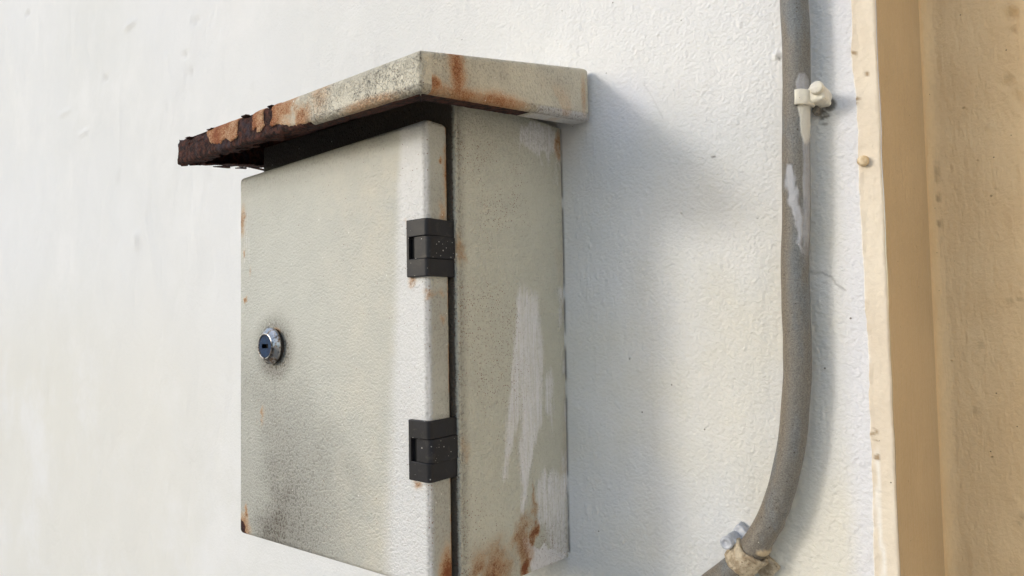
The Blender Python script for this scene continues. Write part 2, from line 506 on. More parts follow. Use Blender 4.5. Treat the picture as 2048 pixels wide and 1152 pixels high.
crack = np.maximum(crack, ss(blob(X, Z, .4802, .3704, .004, .003), .1, .4) * ss(fbm(X * 500, 0, Z * 500, 2, 9), .45, .55) * .8)
Y += crack * .0006
for cx, cz, rx, rz, v in ((-.504, .7924, .010, .012, .3), (-.5427, .7379, .010, .012, .3), (-.5227, .699, .010, .018, .25), (-.9214, .7861, .012, .014, .3), (-.7457, .4013, .016, .018, .25),
                          (-1.4646, 1.0993, .018, .016, .25), (-.7904, .8688, .03, .02, .12), (-.62, .66, .010, .03, .15), (-.45, .50, .012, .03, .12), (-.30, .62, .008, .016, .2), (-.85, .55, .02, .03, .12)):
    crack = np.maximum(crack, .45 * v * ss(blob(X + (fbm(X * 60, 0, Z * 60, 3, 66) - .5) * .02, Z, cx, cz, rx, rz), 0, .8))
warm = ss(X, .2, .45) * ss(fbm(X * 9, 0, Z * 6, 3, 31), .3, .6) * ss(.5 - Z, -.02, .3)
warm = np.maximum(warm, ss(-X, .0, .7) * ss(.45 - Z, 0, .4) * .55)
blue = ss(X, .576, .594) * .9
blue = np.maximum(blue, ss(blob(X, Z, .388, .44, .05, .05), 0, .8) * .8)  # bluish shade beside the hood, tinted into the wall colour
rz_ = ss(X, -.5, .25)
A = np.stack([warm, crack, blue, rz_], -1)
V = np.stack([X, Y, Z], -1)
white_wall = link_mesh('white_wall', V, grid_faces(len(xs), len(zs))[:, ::-1], WALL, attrs={'masks_a': A}, loc=(0, 0, -1.5))
tag(white_wall, 'white painted plaster wall carrying the rusty grey cabinet and the pipe', 'wall')

# cream strip painted over the outer edge of the wall: a film with a ragged lip that turns the corner
zz = np.concatenate([np.linspace(-1.5, -.3, 40)[:-1], np.arange(-.3, .75, .0012), np.linspace(.75, 2.6, 40)])
ex = edge_x(zz)
rc = .0022
rows = []
for t in (0, .03, .08, .2, .35, .5, .65, .8, .92, 1.0):
    x = ex + (CX - rc - ex) * t
    y = np.full_like(zz, -.0009) if t > .02 else np.full_like(zz, .0006)
    if t > .02:
        y = y - (fbm(zz * 90, t * 4, 0, 3, 17) - .5) * .0007 - .0010 * ss(.25 - t, 0, .2) * ss(fbm(zz * 60, 1, 0, 3, 23), .45, .7)
    rows.append(np.stack([x, y, zz], -1))
wob = (fbm(zz * 40, 2, 0, 3, 41) - .5) * .0012
for a in np.linspace(0, math.pi / 2, 7)[1:]:
    rows.append(np.stack([CX - rc + rc * math.sin(a) + wob * math.sin(a), -.0009 + rc * (1 - math.cos(a)) + 0 * zz, zz], -1))
R_ = np.stack(rows, 0)
XX, ZZ = R_[..., 0], R_[..., 2]
chip = np.zeros_like(XX)
for cx, cz, r in ((.5992, .437, .0035), (.6008, .398, .0035), (.6030, .131, .004), (.6045, .127, .003), (.6045, .112, .003), (.609, .418, .002), (.6075, .345, .002)):
    chip = np.maximum(chip, ss(blob(XX, ZZ, cx, cz, r, r * 1.3), .1, .5) * ss(fbm(XX * 400, 0, ZZ * 400, 3, 2), .35, .6))
pale = ss(.0020 - np.abs(XX - .6048 - (fbm(ZZ * 30, 0, 0, 3, 6) - .5) * .004), 0, .0012) * ss(.125 - ZZ, 0, .02) * .9
pale = np.maximum(pale, ss(.0014 - np.abs(XX - ex[None, :]), 0, .0009) * ss(fbm(ZZ * 45, 3, 0, 3, 9), .4, .55))
link_mesh('cream_border', R_, grid_faces(R_.shape[0], R_.shape[1])[:, ::-1], BORDER, white_wall,
          attrs={'masks_a': np.stack([chip, pale, chip * 0, chip * 0], -1)})
# return face running back from the corner
ys = np.arange(rc - .0009, RECESS + .02, .004)
Yr, Zr = np.meshgrid(ys, zz[::2], indexing='ij')
IX = .634       # inner corner: the return is splayed a little
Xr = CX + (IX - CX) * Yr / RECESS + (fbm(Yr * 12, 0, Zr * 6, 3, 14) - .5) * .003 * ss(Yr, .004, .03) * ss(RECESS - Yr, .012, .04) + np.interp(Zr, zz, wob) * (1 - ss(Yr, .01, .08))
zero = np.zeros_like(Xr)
link_mesh('return_face', np.stack([Xr, Yr, Zr], -1), grid_faces(*Xr.shape)[:, ::-1], RETURN_SHADED, white_wall, attrs={'masks_a': np.stack([zero, zero, zero, zero], -1)})

# ---------------------------------------------------------------- recessed tan wall, with the soft plaster fillet in the corner
rf = .013
x0 = CX + (IX - CX) * (RECESS - rf) / RECESS
prof = [(x0 - .0012, RECESS - rf - .004)] + [(x0 + .0001 + rf * (1 - math.cos(a)), RECESS - rf + rf * math.sin(a)) for a in np.linspace(0, math.pi / 2, 10)]
prof += [(x, RECESS) for x in np.concatenate([np.arange(x0 + rf + .003, .80, .0025), np.linspace(.81, 1.48, 12)])]
nflat = len(prof)
prof += [(1.5, y_) for y_ in np.linspace(RECESS - .02, -1.3, 24)]          # added unseen white side wall, bounces light onto the shaded faces
prof = np.array(prof)
zr = np.concatenate([np.linspace(-1.5, -.2, 30)[:-1], np.arange(-.2, .72, .003), np.linspace(.72, 2.6, 40)])
Xt = np.repeat(prof[:, :1], len(zr), 1); Yt = np.repeat(prof[:, 1:], len(zr), 1); Zt = np.repeat(zr[None, :], len(prof), 0)
Yt = Yt - (fbm(Xt * 14, 0, Zt * 9, 3, 19) - .5) * .004 * ss(Xt, x0 + rf * .6, x0 + rf * 2)
chip = np.zeros_like(Xt)
bounce_wall = np.zeros_like(Xt); bounce_wall[nflat:] = 1
rng = random.Random(9)
for _ in range(26):
    cx, cz = rng.uniform(.655, .715), rng.uniform(-.05, .58)
    r = rng.uniform(.002, .005)
    b = ss(blob(Xt, Zt, cx, cz, r, r * rng.uniform(.6, 1.3)), 0, .6)
    Yt -= b * rng.uniform(-.0012, .0022)
    if rng.random() < .15: chip = np.maximum(chip, b * .35)
for k in range(14):
    cx, cz = .700 + rng.uniform(-.006, .006), rng.uniform(.40, .57)
    Yt += ss(blob(Xt, Zt, cx, cz, .004, .006), 0, .6) * .0022
chip = np.maximum(chip, ss(.002 - np.abs(Xt - .640), 0, .0015) * ss(.045 - np.abs(Zt - .33), 0, .02) * ss(fbm(Xt * 300, 0, Zt * 120, 3, 4), .4, .6) * .9)
zero = np.zeros_like(Xt)
rw = link_mesh('recessed_wall', np.stack([Xt, Yt, Zt], -1), grid_faces(*Xt.shape)[:, ::-1], TAN, attrs={'masks_a': np.stack([chip, bounce_wall, zero, zero], -1)}, loc=(CX, RECESS, -1.5))
tag(rw, 'tan painted wall set back in shade behind the corner of the white wall', 'wall')

# ---------------------------------------------------------------- cabinet
cab = bpy.data.objects.new('electrical_cabinet', None)
cab.location = (0.156, 0, -0.0276); cab.empty_display_size = .05
COL.objects.link(cab)
tag(cab, 'weathered grey steel cabinet with rusty rain hood fixed on the white wall', 'electrical cabinet')
W, H = .3038, .40
YF, YD = -.1954, -.1680        # door front, door back
XB, YB = .3102, -.1663         # body side, body front

# body
V, F = rounded_box((.0022, YB, -.0276), (XB, .004, .432), .0022, (.004, .0013, .0013))
x, y, z = V.T
side = ss(x, XB - .004, XB - .001)
wig = (fbm(y * 150, 0, z * 60, 3, 3) - .5) * .012
wx = (fbm(y * 200, 0, z * 30, 4, 13) - .5) * .010
def sp(poly, soft): return ss(sd(poly, y + wx, z + wig), -soft, soft)
STREAK = [(-.0777, .2736), (-.069, .264), (-.0439, .2546), (-.0406, .2239), (-.0394, .183), (-.0400, .1424), (-.0430, .1226), (-.0523, .1005), (-.0600, .0881), (-.0650, .0675),
          (-.0758, .0313), (-.0848, .0305), (-.0802, .057), (-.0835, .0827), (-.0825, .1103), (-.0815, .1250), (-.086, .1183), (-.0943, .0935), (-.1034, .0726),
          (-.1094, .0753), (-.1035, .1132), (-.0977, .1459), (-.094, .172), (-.0841, .244)]
STREAK2 = [(-.0272, .1765), (-.0204, .161), (-.0221, .1046), (-.0249, .1111), (-.0318, .1236), (-.0386, .1327), (-.0387, .1624)]
SMEAR = [(-.0816, .4112), (-.0747, .3986), (-.0724, .4067), (-.0667, .4225), (-.0495, .4269), (-.0272, .4298), (-.0067, .4267), (-.0077, .4062), (-.0172, .3946), (-.0210, .3830),
         (-.0290, .3966), (-.0373, .3990), (-.0290, .3816), (-.0396, .3901), (-.0548, .3973), (-.0693, .4020), (-.0720, .3900), (-.0780, .4020)]
LOW = [(-.0548, .0643), (-.0434, .0749), (-.0207, .0673), (.004, .0666), (.004, -.03), (-.0299, -.0276), (-.0406, -.0063), (-.0427, .0135), (-.0566, .0108), (-.0583, .0428)]
BLOT = [(-.0804, .0095), (-.0701, .0074), (-.0625, -.0033), (-.0518, -.0079), (-.0433, -.0024), (-.0379, -.0103), (-.006, -.0211), (-.0017, -.0300), (-.0385, -.0292), (-.0658, -.0266), (-.0707, -.0133), (-.0756, -.0026)]
st = fbm(y * 420, 0, z * 14, 3, 77)
white = .95 * sp(STREAK, .0065) * ss(.285 - z, 0, .05) * (.55 + .7 * st)
white = np.maximum(white, .78 * sp(STREAK2, .006) * (.6 + .7 * st))
white = np.maximum(white, .86 * sp(SMEAR, .0045) * (.75 + .4 * st))
white = np.maximum(white, .80 * sp(LOW, .010) * (.65 + .6 * st))
white = np.maximum(white, 1.7 * ss(sd(BLOT, y + wx * .5, z + wig * .4), -.0015, .0015))
white = np.maximum(white, .62 * sp([(-.0315, .3595), (-.0169, .3348), (-.0105, .310), (-.0213, .3396)], .002))
white = np.maximum(white, .60 * ss(y, -.022, -.004) * ss(fbm(y * 120, 0, z * 40, 3, 53), .5, .7))
cream = .9 * np.maximum(sp([(-.0881, .1063), (-.0821, .1439), (-.0843, .0827), (-.0790, .0632), (-.0830, .085)], .0015),
                        np.maximum(sp([(-.0160, .2978), (-.002, .305), (-.001, .2602), (-.010, .266)], .004), sp([(-.004, .15), (.002, .15), (.002, .03), (-.012, .055)], .004)))
fr = lambda s, q: fbm(y * s, 0, z * s, 4, q)
stain = .95 * ss(.030 - z, -.005, .05) * ss(fr(26, 61), .40, .62) * ss(y, -.166, -.145) * ss(-y, .035, .07)
jy = (fr(90, 55) - .5) * .018; jz = (fr(90, 56) - .5) * .026
B_ = lambda cy, cz, ry, rz, v: v * ss(blob(y + jy, z + jz, cy, cz, ry, rz), 0, 1)
stain = np.maximum(stain, B_(-.122, -.020, .046, .070, .85))
stain = np.maximum(stain, B_(-.078, .004, .034, .050, .80))
stain = np.maximum(stain, B_(-.076, -.018, .014, .028, 1.2))
stain = np.maximum(stain, B_(-.060, .040, .009, .034, .70))
stain = np.maximum(stain, B_(-.161, .290, .016, .030, .62))
stain = np.maximum(stain, B_(-.161, .115, .012, .022, .45))
stain = np.maximum(stain, B_(-.004, .412, .009, .032, .7))
stain = np.maximum(stain, B_(-.0590, .011, .011, .018, 1.15))
bare = .0 * y
grime_shade = .72 * ss(-y, .150, .167) + .30 * ss(z, .33, .43) + .12  # darker towards the front edge and the top
grime_shade = np.maximum(grime_shade, .35 * ss(.05 - z, 0, .06))
spk = ss(-y, .045, .095) * ss(fr(18, 71), .32, .6) * (.55 + .6 * ss(z, -.03, .3)) + .22
spk = spk * ss(.42 - z, 0, .05) + .75 * ss(.05 - z, 0, .05) * ss(fr(30, 72), .4, .6)
front = 1 - ss(y, YB + .001, YB + .004)
A = np.stack([stain * side, bare * side, white * side, np.where(front > .5, .50 + 1.9 * ss(.3066 - x, 0, .0022), grime_shade)], -1)  # shade of the door gap and hood painted dark on the front flange
B = np.stack([cream * side, np.clip(spk, 0, 1.2) * side, 0 * x, .25 * ss(white, .5, .8)], -1)
V[:, 2] += .0116 * (-y / -YB) * ss(.10 - z, 0, .11)
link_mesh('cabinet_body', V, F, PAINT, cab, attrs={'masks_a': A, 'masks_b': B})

# door (hung a little low on its lock side)
SAG = .0084
def sag(V):
    V = np.array(V, float).reshape(-1, 3); V[:, 2] -= SAG * (1 - V[:, 0] / W); return V
V, F = rounded_box((0, YF, 0), (W, YD, H), .0058, (.0013, .0016, .0013))
x, y, z = V.T
V = sag(V)
fr = lambda s, q: fbm(x * s, y * s, z * s, 4, q)
face = 1 - ss(y, YF + .001, YF + .005)
rs = ss(x, W - .0045, W - .001)          # hinge-side return
ls = 1 - ss(x, .001, .0045)
bl = .2705 - .016 * (1 - np.clip(z / .3775, 0, 1)) + (fr(24, 2) - .5) * .006
pale = .95 * ss(x, bl - .005 - .016 * (1 - z / .4), bl + .005 + .004 * (1 - z / .4)) * face * (.80 + .3 * fr(12, 5))
white = 0 * x
cream = .8 * ss(x, .10, .25) * (1 - ss(x, bl - .006, bl + .006)) * ss(fr(9, 3), .2, .8)
cream = np.maximum(cream, .7 * ss(.03 - x, 0, .03) * ss(z, .25, .36))
for hz in (.288, .1156):
    cream = np.maximum(cream, .9 * ss(blob(x, z, .281, hz + .014, .016, .030), 0, .6))
drip = ss(fbm(x * 95, 0, z * 5, 4, 12), .48, .72) * ss(.30 - z, 0, .2)
lockd = np.hypot((x - .0709), (z - .2025))
grime_shade = .10 + 1.05 * ss(.050 - lockd, 0, .036) * face
grime_shade = np.maximum(grime_shade, face * .38 * drip * ss(.26 - x, 0, .1))
grime_shade = np.maximum(grime_shade, face * .7 * ss(.007 - np.abs(x - .070 - .3 * (fbm(z * 25, 0, 0, 2, 4) - .5) * .03), 0, .007) * ss(.185 - z, 0, .01) * ss(z, .09, .17))
sm = ss(.29 - x, 0, .27) * ss(.24 - z, -.06, .26)
grime_shade = np.maximum(grime_shade, face * sm * (.48 + .80 * ss(fr(11, 8), .3, .7)))
grime_shade = np.maximum(grime_shade, face * .62 * ss(fr(16, 9), .35, .72) * ss(blob(x, z, .14, .08, .14, .12), 0, 1))
grime_shade = np.maximum(grime_shade, face * .45 * ss(z, .36, .40) * (1 - ss(x, .24, .28)))  # darker towards the door's top edge, left of the pale strip
grime_shade = np.maximum(grime_shade, .55 * ss(.020 - x, 0, .02) * ss(.26 - z, 0, .1))
grime_shade = np.maximum(grime_shade, rs * (.22 + .25 * ss(fr(25, 6), .3, .7)))
grime_shade = np.maximum(grime_shade, .55 * ss(x, W - .008, W - .003) * (1 - ss(x, W - .0035, W - .001)))
jx = (fr(110, 51) - .5) * .012; jz = (fr(110, 52) - .5) * .016
stain = np.zeros_like(x)
def st_(cx, cz, rx, rz, v=1.0, m=1):
    global stain
    stain = np.maximum(stain, m * v * ss(blob(x + jx, z + jz, cx, cz, rx * 1.25, rz * 1.25), 0, 1))
st_(.0070, .349, .012, .026, .75); st_(.0142, .2594, .005, .005, .95); st_(.0151, .025, .0055, .015, .95)
st_(.008, .006, .020, .024, 1.0); st_(.285, .2600, .008, .008, .70); st_(.288, .0865, .010, .007, .75); st_(.281, .312, .008, .006, .6)
st_(.0131, .312, .004, .006, .7); st_(.0235, .29, .003, .012, .5)
st_(.3, .25, .006, .006, .6)
stain = np.maximum(stain, .85 * ss(blob(x, z, .0435, .135, .014, .022), 0, .9) * ss(fr(80, 4), .45, .6) * .8)
stain = np.maximum(stain, 1.2 * ss(blob(x, z, .0745, .2215, .013, .008), 0, .8))
def sr_(cy, cz, ry, rz, v=1.0):
    global stain
    stain = np.maximum(stain, rs * v * ss(blob(y + jx * .6, z + jz, cy, cz, ry * 1.3, rz * 1.3), 0, 1))
sr_(-.170, .352, .007, .032, 1.0); sr_(-.178, .368, .004, .004, .9); sr_(-.172, .376, .004, .01, .7)
sr_(-.1793, .2476, .006, .007, .5); sr_(-.1776, .226, .006, .007, .55); sr_(-.177, .008, .014, .034, 1.15); sr_(-.176, .320, .008, .014, .7)
stain = np.maximum(stain, rs * .85 * ss(y, YD - .006, YD - .002) * ss(fbm(z * 40, 0, 0, 3, 15), .42, .6))
bare = 1.0 * ss(blob(x + (fr(90, 5) - .5) * .01, z + (fr(90, 6) - .5) * .01, .0, -.002, .020, .022), .05, .35)
bare = np.maximum(bare, .95 * ls * ss(blob(y, z, YF, .342, .03, .022), .0, .4))
bare = np.maximum(bare, .95 * ls * ss(blob(y, z, YF, .25, .03, .020), .0, .4))
bare = np.maximum(bare, .8 * ss(blob(x, z, .0, .339, .0042, .018), .1, .5))
bare = np.maximum(bare, .62 * rs * ss(y, YD - .003, YD - .001) * ss(fbm(z * 60, 0, 0, 3, 16), .5, .62))
spk = rs * (.75 * ss(fr(30, 21), .45, .65) + .15) + face * .04
white = np.maximum(white, rs * .18)
# scratches beside the lock edge
for x0, x1, z0, z1 in ((.0135, .0120, .362, .300), (.0185, .0160, .358, .318), (.021, .022, .33, .30)):
    t = np.clip((z0 - z) / (z0 - z1), 0, 1)
    white = np.maximum(white, face * .62 * ss(.0016 - np.abs(x - (x0 + (x1 - x0) * t)), 0, .0014) * (z < z0) * (z > z1))
A = np.stack([stain, bare, white, np.clip(grime_shade, 0, 1.1)], -1)
B = np.stack([cream * face, spk, 0 * x, .45 * ss(fr(7, 33), .48, .62) * face * ss(z, .12, .2)], -1)
link_mesh('door', V, F, PAINT_DOOR, cab, attrs={'masks_a': A, 'masks_b': B, 'masks_c': np.stack([pale, 0 * x, 0 * x, 0 * x], -1)})

# rain hood: pitched roof, lip on three sides, return flange below the lip
HX0, HX1, HY = -.0432, .3512, -.2472
def ztop(y): return .4312 + .0565 * (y - HY) / -HY
def zbot(x, y): return .3985 + .0325 * (y - HY) / -HY + .0055 * np.clip((.35 - x) / .39, 0, 1)
r = .006
pts = []
for yy in np.arange(0, -HY - r, .0016): pts.append((HX0, -yy))
pts.append((HX0, HY + r))
for a in np.linspace(0, math.pi / 2, 7)[1:]: pts.append((HX0 + r - r * math.cos(a), HY + r - r * math.sin(a)))
for xx in np.arange(HX0 + r + .0012, HX1 - r, .0012): pts.append((xx, HY))
for a in np.linspace(0, math.pi / 2, 7): pts.append((HX1 - r + r * math.sin(a), HY + r - r * math.cos(a)))
for yy in np.arange(HY + r + .0016, -.009, .0016): pts.append((HX1, yy))
for a in np.linspace(0, math.pi / 2, 6)[1:]: pts.append((HX1 - .008 + .008 * math.cos(a), -.009 + .007 * math.sin(a)))
PP = np.array(pts)
def rear(x, y):
    t = np.clip((y + .012) / .0101, 0, 1)
    return np.where(np.asarray(x) > .3, .0065 * (1 - np.sqrt(1 - t * t * .98)), 0)
NP_ = len(PP)
ins = lambda d: np.stack([np.clip(PP[:, 0], HX0 + d, HX1 - d), np.clip(PP[:, 1], HY + d, 0)], -1)
rr = .0055
rows = []; T = []
for a in np.linspace(0, math.pi / 2, 6):
    q = ins(rr * (1 - math.sin(a))); rows.append(np.stack([q[:, 0], q[:, 1], ztop(q[:, 1]) - rear(PP[:, 0], PP[:, 1]) - rr * (1 - math.cos(a))], -1)); T.append(np.full(NP_, .0))
NL = 34
for k in range(1, NL):
    t = k / NL
    zt, zb = ztop(PP[:, 1]) - rr - rear(PP[:, 0], PP[:, 1]), zbot(PP[:, 0], PP[:, 1]) + .005
    rows.append(np.stack([PP[:, 0], PP[:, 1], zt + (zb - zt) * t], -1)); T.append(np.full(NP_, t))
for a in np.linspace(0, math.pi / 2, 5):
    q = ins(.005 * (1 - math.cos(a))); rows.append(np.stack([q[:, 0], q[:, 1], zbot(q[:, 0], q[:, 1]) + .005 - .005 * math.sin(a)], -1)); T.append(np.full(NP_, 1.0))
for d in np.linspace(.005, .022, 12)[1:]:
    q = ins(d); rows.append(np.stack([q[:, 0], q[:, 1], zbot(q[:, 0], q[:, 1])], -1)); T.append(np.full(NP_, 1 + d / .022))
V = np.stack(rows, 0); T = np.stack(T, 0)
m_, n_ = V.shape[:2]
x, y, z = V[..., 0], V[..., 1], V[..., 2]
fr = lambda s, q: fbm(x * s, y * s, z * s, 4, q)
PA = [(.0232, .4367), (.0299, .424), (.0332, .4192), (.0365, .4145), (.0493, .4122), (.0588, .4113), (.0635, .4147), (.0681, .4142), (.0742, .4102), (.0803, .4091), (.09, .4128), (.0907, .45), (.024, .45)]
PB = [(.1159, .45), (.1373, .45), (.1359, .4209), (.1393, .4135), (.1305, .4095), (.1264, .4106), (.125, .4163), (.118, .4134), (.1166, .4148), (.1173, .4224)]
PC = [(.1533, .45), (.1506, .4269), (.1519, .4199), (.1466, .4113), (.161, .4107), (.1749, .4072), (.1774, .406), (.1885, .4045), (.2005, .4036), (.2122, .402), (.2122, .390), (.50, .30), (.50, .50)]
jx = (fr(260, 81) - .5) * .0035; jz = (fr(300, 82) - .5) * .0035
front = (y < HY + .012)
pd = np.maximum(np.maximum(sd(PA, x + jx, z + jz), sd(PB, x + jx, z + jz)), sd(PC, x + jx, z + jz))
painted_f = ss(pd, -.0004, .0006)
rightside = x > .30
painted = np.where(front | rightside, painted_f, 0.0)
painted = np.where(rightside & ~front, 1.0, painted)
under = T > 1.02
painted = np.where(under & (x < .26), np.where(front, ss(x, .235, .25) * .0, 0), painted)
bare = 1 - painted
# underside flange: rusty to the middle of the right lip, painted white behind
onside = (x > HX1 - .026) & (y > HY + .015)
bare = np.where(under & onside, .85 * ss(-y, .095, .105) + .0, bare)
bare = np.where(under & ~onside & (x >= .2), .75, bare)
orange = np.zeros_like(x)
orange = np.maximum(orange, .95 * ss(.185 - x, -.02, .03) * (.50 + .85 * fr(60, 85)))
orange = np.maximum(orange, .80 * ss(blob(x, z, .175, .412, .055, .035), 0, .6) * ss(fr(40, 86), .3, .6))
orange = np.maximum(orange, .50 * ss(blob(x, z, .225, .430, .03, .05), 0, .9))
orange = np.maximum(orange, .55 * ss(blob(x, z, .29, .401, .06, .012), 0, .7))
sidef = rightside & ~front
orange = np.where(sidef, 0, orange)
ystr = blob(y + (fr(60, 41) - .5) * .012, z, -.2065, .425, .022, .065)
orange = np.where(sidef, np.maximum(orange, .95 * ss(ystr, 0, 1) * ss(fr(60, 88), .15, .6)), orange)
lowb = ss(T, .45 + .3 * ss(y, -.16, -.09), 1.15) * ss(-y, .075, .14)
orange = np.where(sidef, np.maximum(orange, 1.0 * lowb * (.35 + 1.0 * fr(45, 89))), orange)
orange = np.where(sidef, np.maximum(orange, .40 * ss(blob(y, z, -.06, .435, .06, .035), 0, .8) * ss(fr(40, 90), .4, .65)), orange)
orange = np.where(sidef, np.maximum(orange, .50 * ss(blob(y, z, -.0155, .455, .009, .04), 0, .8)), orange)
orange = np.where(sidef, np.maximum(orange, .9 * ss(blob(y, z, -.232, .409, .014, .010), 0, .8)), orange)
crk = np.where(front, .62 * ss(x, .17, .24) * (1 - .35 * ss(x, .30, .345)) * (.25 + .9 * ss(fr(22, 91), .4, .62)), .12 + .3 * ss(-y, .15, .23))
crk = np.where(front, np.maximum(crk, .9 * ss(blob(x, z, .292, .413, .03, .012), 0, .5)), crk)
grime_shade = np.where(front, .25 + .25 * ss(fr(30, 92), .4, .65), .30 + .25 * ss(fr(24, 93), .3, .7))
grime_shade = np.maximum(grime_shade, 1.3 * ss(.0022 - np.hypot(x - HX1 + .0012, y - HY - .0008) + (fr(200, 45) - .5) * .0026, 0, .0016) * (T < .95))
grime_shade = np.maximum(grime_shade, .8 * ss(T, .86, .97) * (T < 1.02) * ss(x, .1, .2))
white = np.where(onside, .95 * ss(T, .93, .99) * ss(y, -.105, -.085) + .30 * ss(y, -.15, -.04), 0)
white = np.where(onside & (T < .5), white * .6, white)
cream = np.where(onside, .7 * ss(fr(28, 94), .4, .6), .35)
spk = np.where(sidef, .3 * ss(fr(40, 95), .45, .65), .1)
A = np.stack([orange, bare, white, grime_shade], -1)
B = np.stack([cream, spk, crk, 0 * x], -1)
# relief: corroded steel is pitted and eaten back, paint stands proud of it
nrm = np.zeros_like(V)
du = np.gradient(V, axis=0); dv = np.gradient(V, axis=1)
nrm = np.cross(du, dv); L = np.linalg.norm(nrm, axis=2, keepdims=True); nrm = nrm / np.maximum(L, 1e-9)
if nrm[m_ // 2, np.argmin(np.abs(PP[:, 0] - .15) + 10 * (PP[:, 1] > HY + .001)), 1] > 0: nrm = -nrm
cor = np.clip(bare, 0, 1) * np.where(x < .25, 1.0, .3)
V = V + nrm * (cor * ((fr(120, 96) - .5) * .0032 + (fr(420, 97) - .5) * .0016 - .0010))[..., None]
V = V + nrm * (painted * (x < .16) * (fbm(x * 70, y * 70, z * 70, 3, 98)) * .0010)[..., None]
edge = 1 - ss(T, 0, .12)
V[..., 2] += edge * cor * (fbm(x * 130, y * 130, 0, 3, 99) - .55) * .005
# eaten-away flange
Fq = grid_faces(m_, n_)
Tc = T.reshape(-1)[Fq].mean(1); xc = x.reshape(-1)[Fq].mean(1); yc = y.reshape(-1)[Fq].mean(1)
hole = (fbm(xc * 110, yc * 110, 0, 3, 55) - .40) * 2.2
left = ((xc < HX0 + .026) | (yc < HY + .026)) & (xc < .16)
cut = left & (Tc > 1.72 + hole * .8)
Fq = Fq[~cut]
VV = V.reshape(-1, 3)
# roof sheet
ring0 = np.arange(n_)
F = [tuple(f) for f in Fq.tolist()]
F.append(tuple(ring0.tolist()))
hood = link_mesh('hood', VV, F, PAINT_HOOD, cab, attrs={'masks_a': A.reshape(-1, 4), 'masks_b': B.reshape(-1, 4)})
so = hood.modifiers.new('sheet', 'SOLIDIFY'); so.thickness = .0014; so.offset = -1

# curled rust scale lifting off the hood's left end
rng = random.Random(21)
def flake(cx, cy, cz, w, d, tilt, yaw):
    k = 9
    u = np.linspace(-1, 1, k)
    U, Vv = np.meshgrid(u, u, indexing='ij')
    s = 1 - .28 * np.abs(U * Vv)
    px = U * w * s * (.86 + .3 * fbm(Vv * 2.3 + cx * 900, cy * 500, 0, 3, 61)); py = Vv * d * s * (.86 + .3 * fbm(U * 2.3 + cx * 700, cy * 300, 5, 3, 62))
    pz = .0007 * U * U + (fbm(U * 2 + cx * 500, Vv * 2, 1, 3, 63) - .5) * .0012
    c, s_ = math.cos(tilt), math.sin(tilt)
    py, pz = py * c - pz * s_, py * s_ + pz * c
    c, s_ = math.cos(yaw), math.sin(yaw)
    px, py = px * c - py * s_, px * s_ + py * c
    o = link_mesh('rust_flake', np.stack([px + cx, py + cy, pz + cz], -1), grid_faces(k, k), FLAKE, hood)
    mm = o.modifiers.new('scale', 'SOLIDIFY'); mm.thickness = .0007
for cx, w in ((-.014, .0060), (.034, .0065), (.101, .0060), (.147, .0045)):
    flake(cx, HY + .0028, ztop(HY) - .0004 + rng.uniform(-.0005, .0004), w, rng.uniform(.004, .005), rng.uniform(-.15, .05), rng.uniform(-.2, .2))
for t in np.linspace(.12, .88, 7):
    yy = HY + .03 + t * .19
    flake(HX0 + rng.uniform(.003, .007), yy, float(zbot(HX0, yy)) - rng.uniform(.0002, .0012), rng.uniform(.003, .005), rng.uniform(.007, .012), rng.uniform(-.15, .15), rng.uniform(-.2, .2))

# ---------------------------------------------------------------- lock
lc = (.0709, YF, .2015)
V, F = lathe([(.0178, -.001), (.0182, .0022), (.0176, .0030)], (lc[0] + .0006, lc[1], lc[2] - .0004), 56)
V2, F2 = lathe([(.0172, .0028), (.0192, .0034), (.0196, .0048), (.0190, .0058), (.0176, .0066), (.0140, .0104), (.0132, .0112), (.0124, .0112), (.0121, .0104), (.0121, .0030)], lc, 64)
lock = link_mesh('lock', V2, F2, CHROME, cab)
link_mesh('gasket', V, F, BLACK, lock)
# blue disc with its key slot
seg = 48
a = np.linspace(0, 2 * math.pi, seg, endpoint=False)
out = np.stack([lc[0] + .0119 * np.cos(a), np.full(seg, lc[1] - .0098), lc[2] + .0119 * np.sin(a)], -1)
out2 = out.copy(); out2[:, 0] = lc[0] + .0112 * np.cos(a); out2[:, 2] = lc[2] + .0112 * np.sin(a); out2[:, 1] = lc[1] - .0104
sxw, szh = .0060, .0023
def slot(t, yy):
    c, s_ = np.cos(t), np.sin(t)
    k = 1 / np.maximum(np.abs(c) / sxw, np.abs(s_) / szh)
    return np.stack([lc[0] - .0006 + c * k, np.full(len(t), yy), lc[2] + s_ * k], -1)
s1 = slot(a, lc[1] - .0104); s2 = slot(a, lc[1] - .0060)
V = np.concatenate([out, out2, s1, s2]); F = grid_faces(4, seg, True)
disc = link_mesh('lock_face', V, F, BLUE, lock, smooth=False)
V = np.concatenate([s2, [[lc[0], lc[1] - .0060, lc[2]]]])
link_mesh('keyhole', np.concatenate([s1 * [1, 1, 1] + [0, .0005, 0], s2]), [tuple(f) for f in grid_faces(2, seg, True)] + [tuple(range(seg, 2 * seg))], VOID, lock, smooth=False)

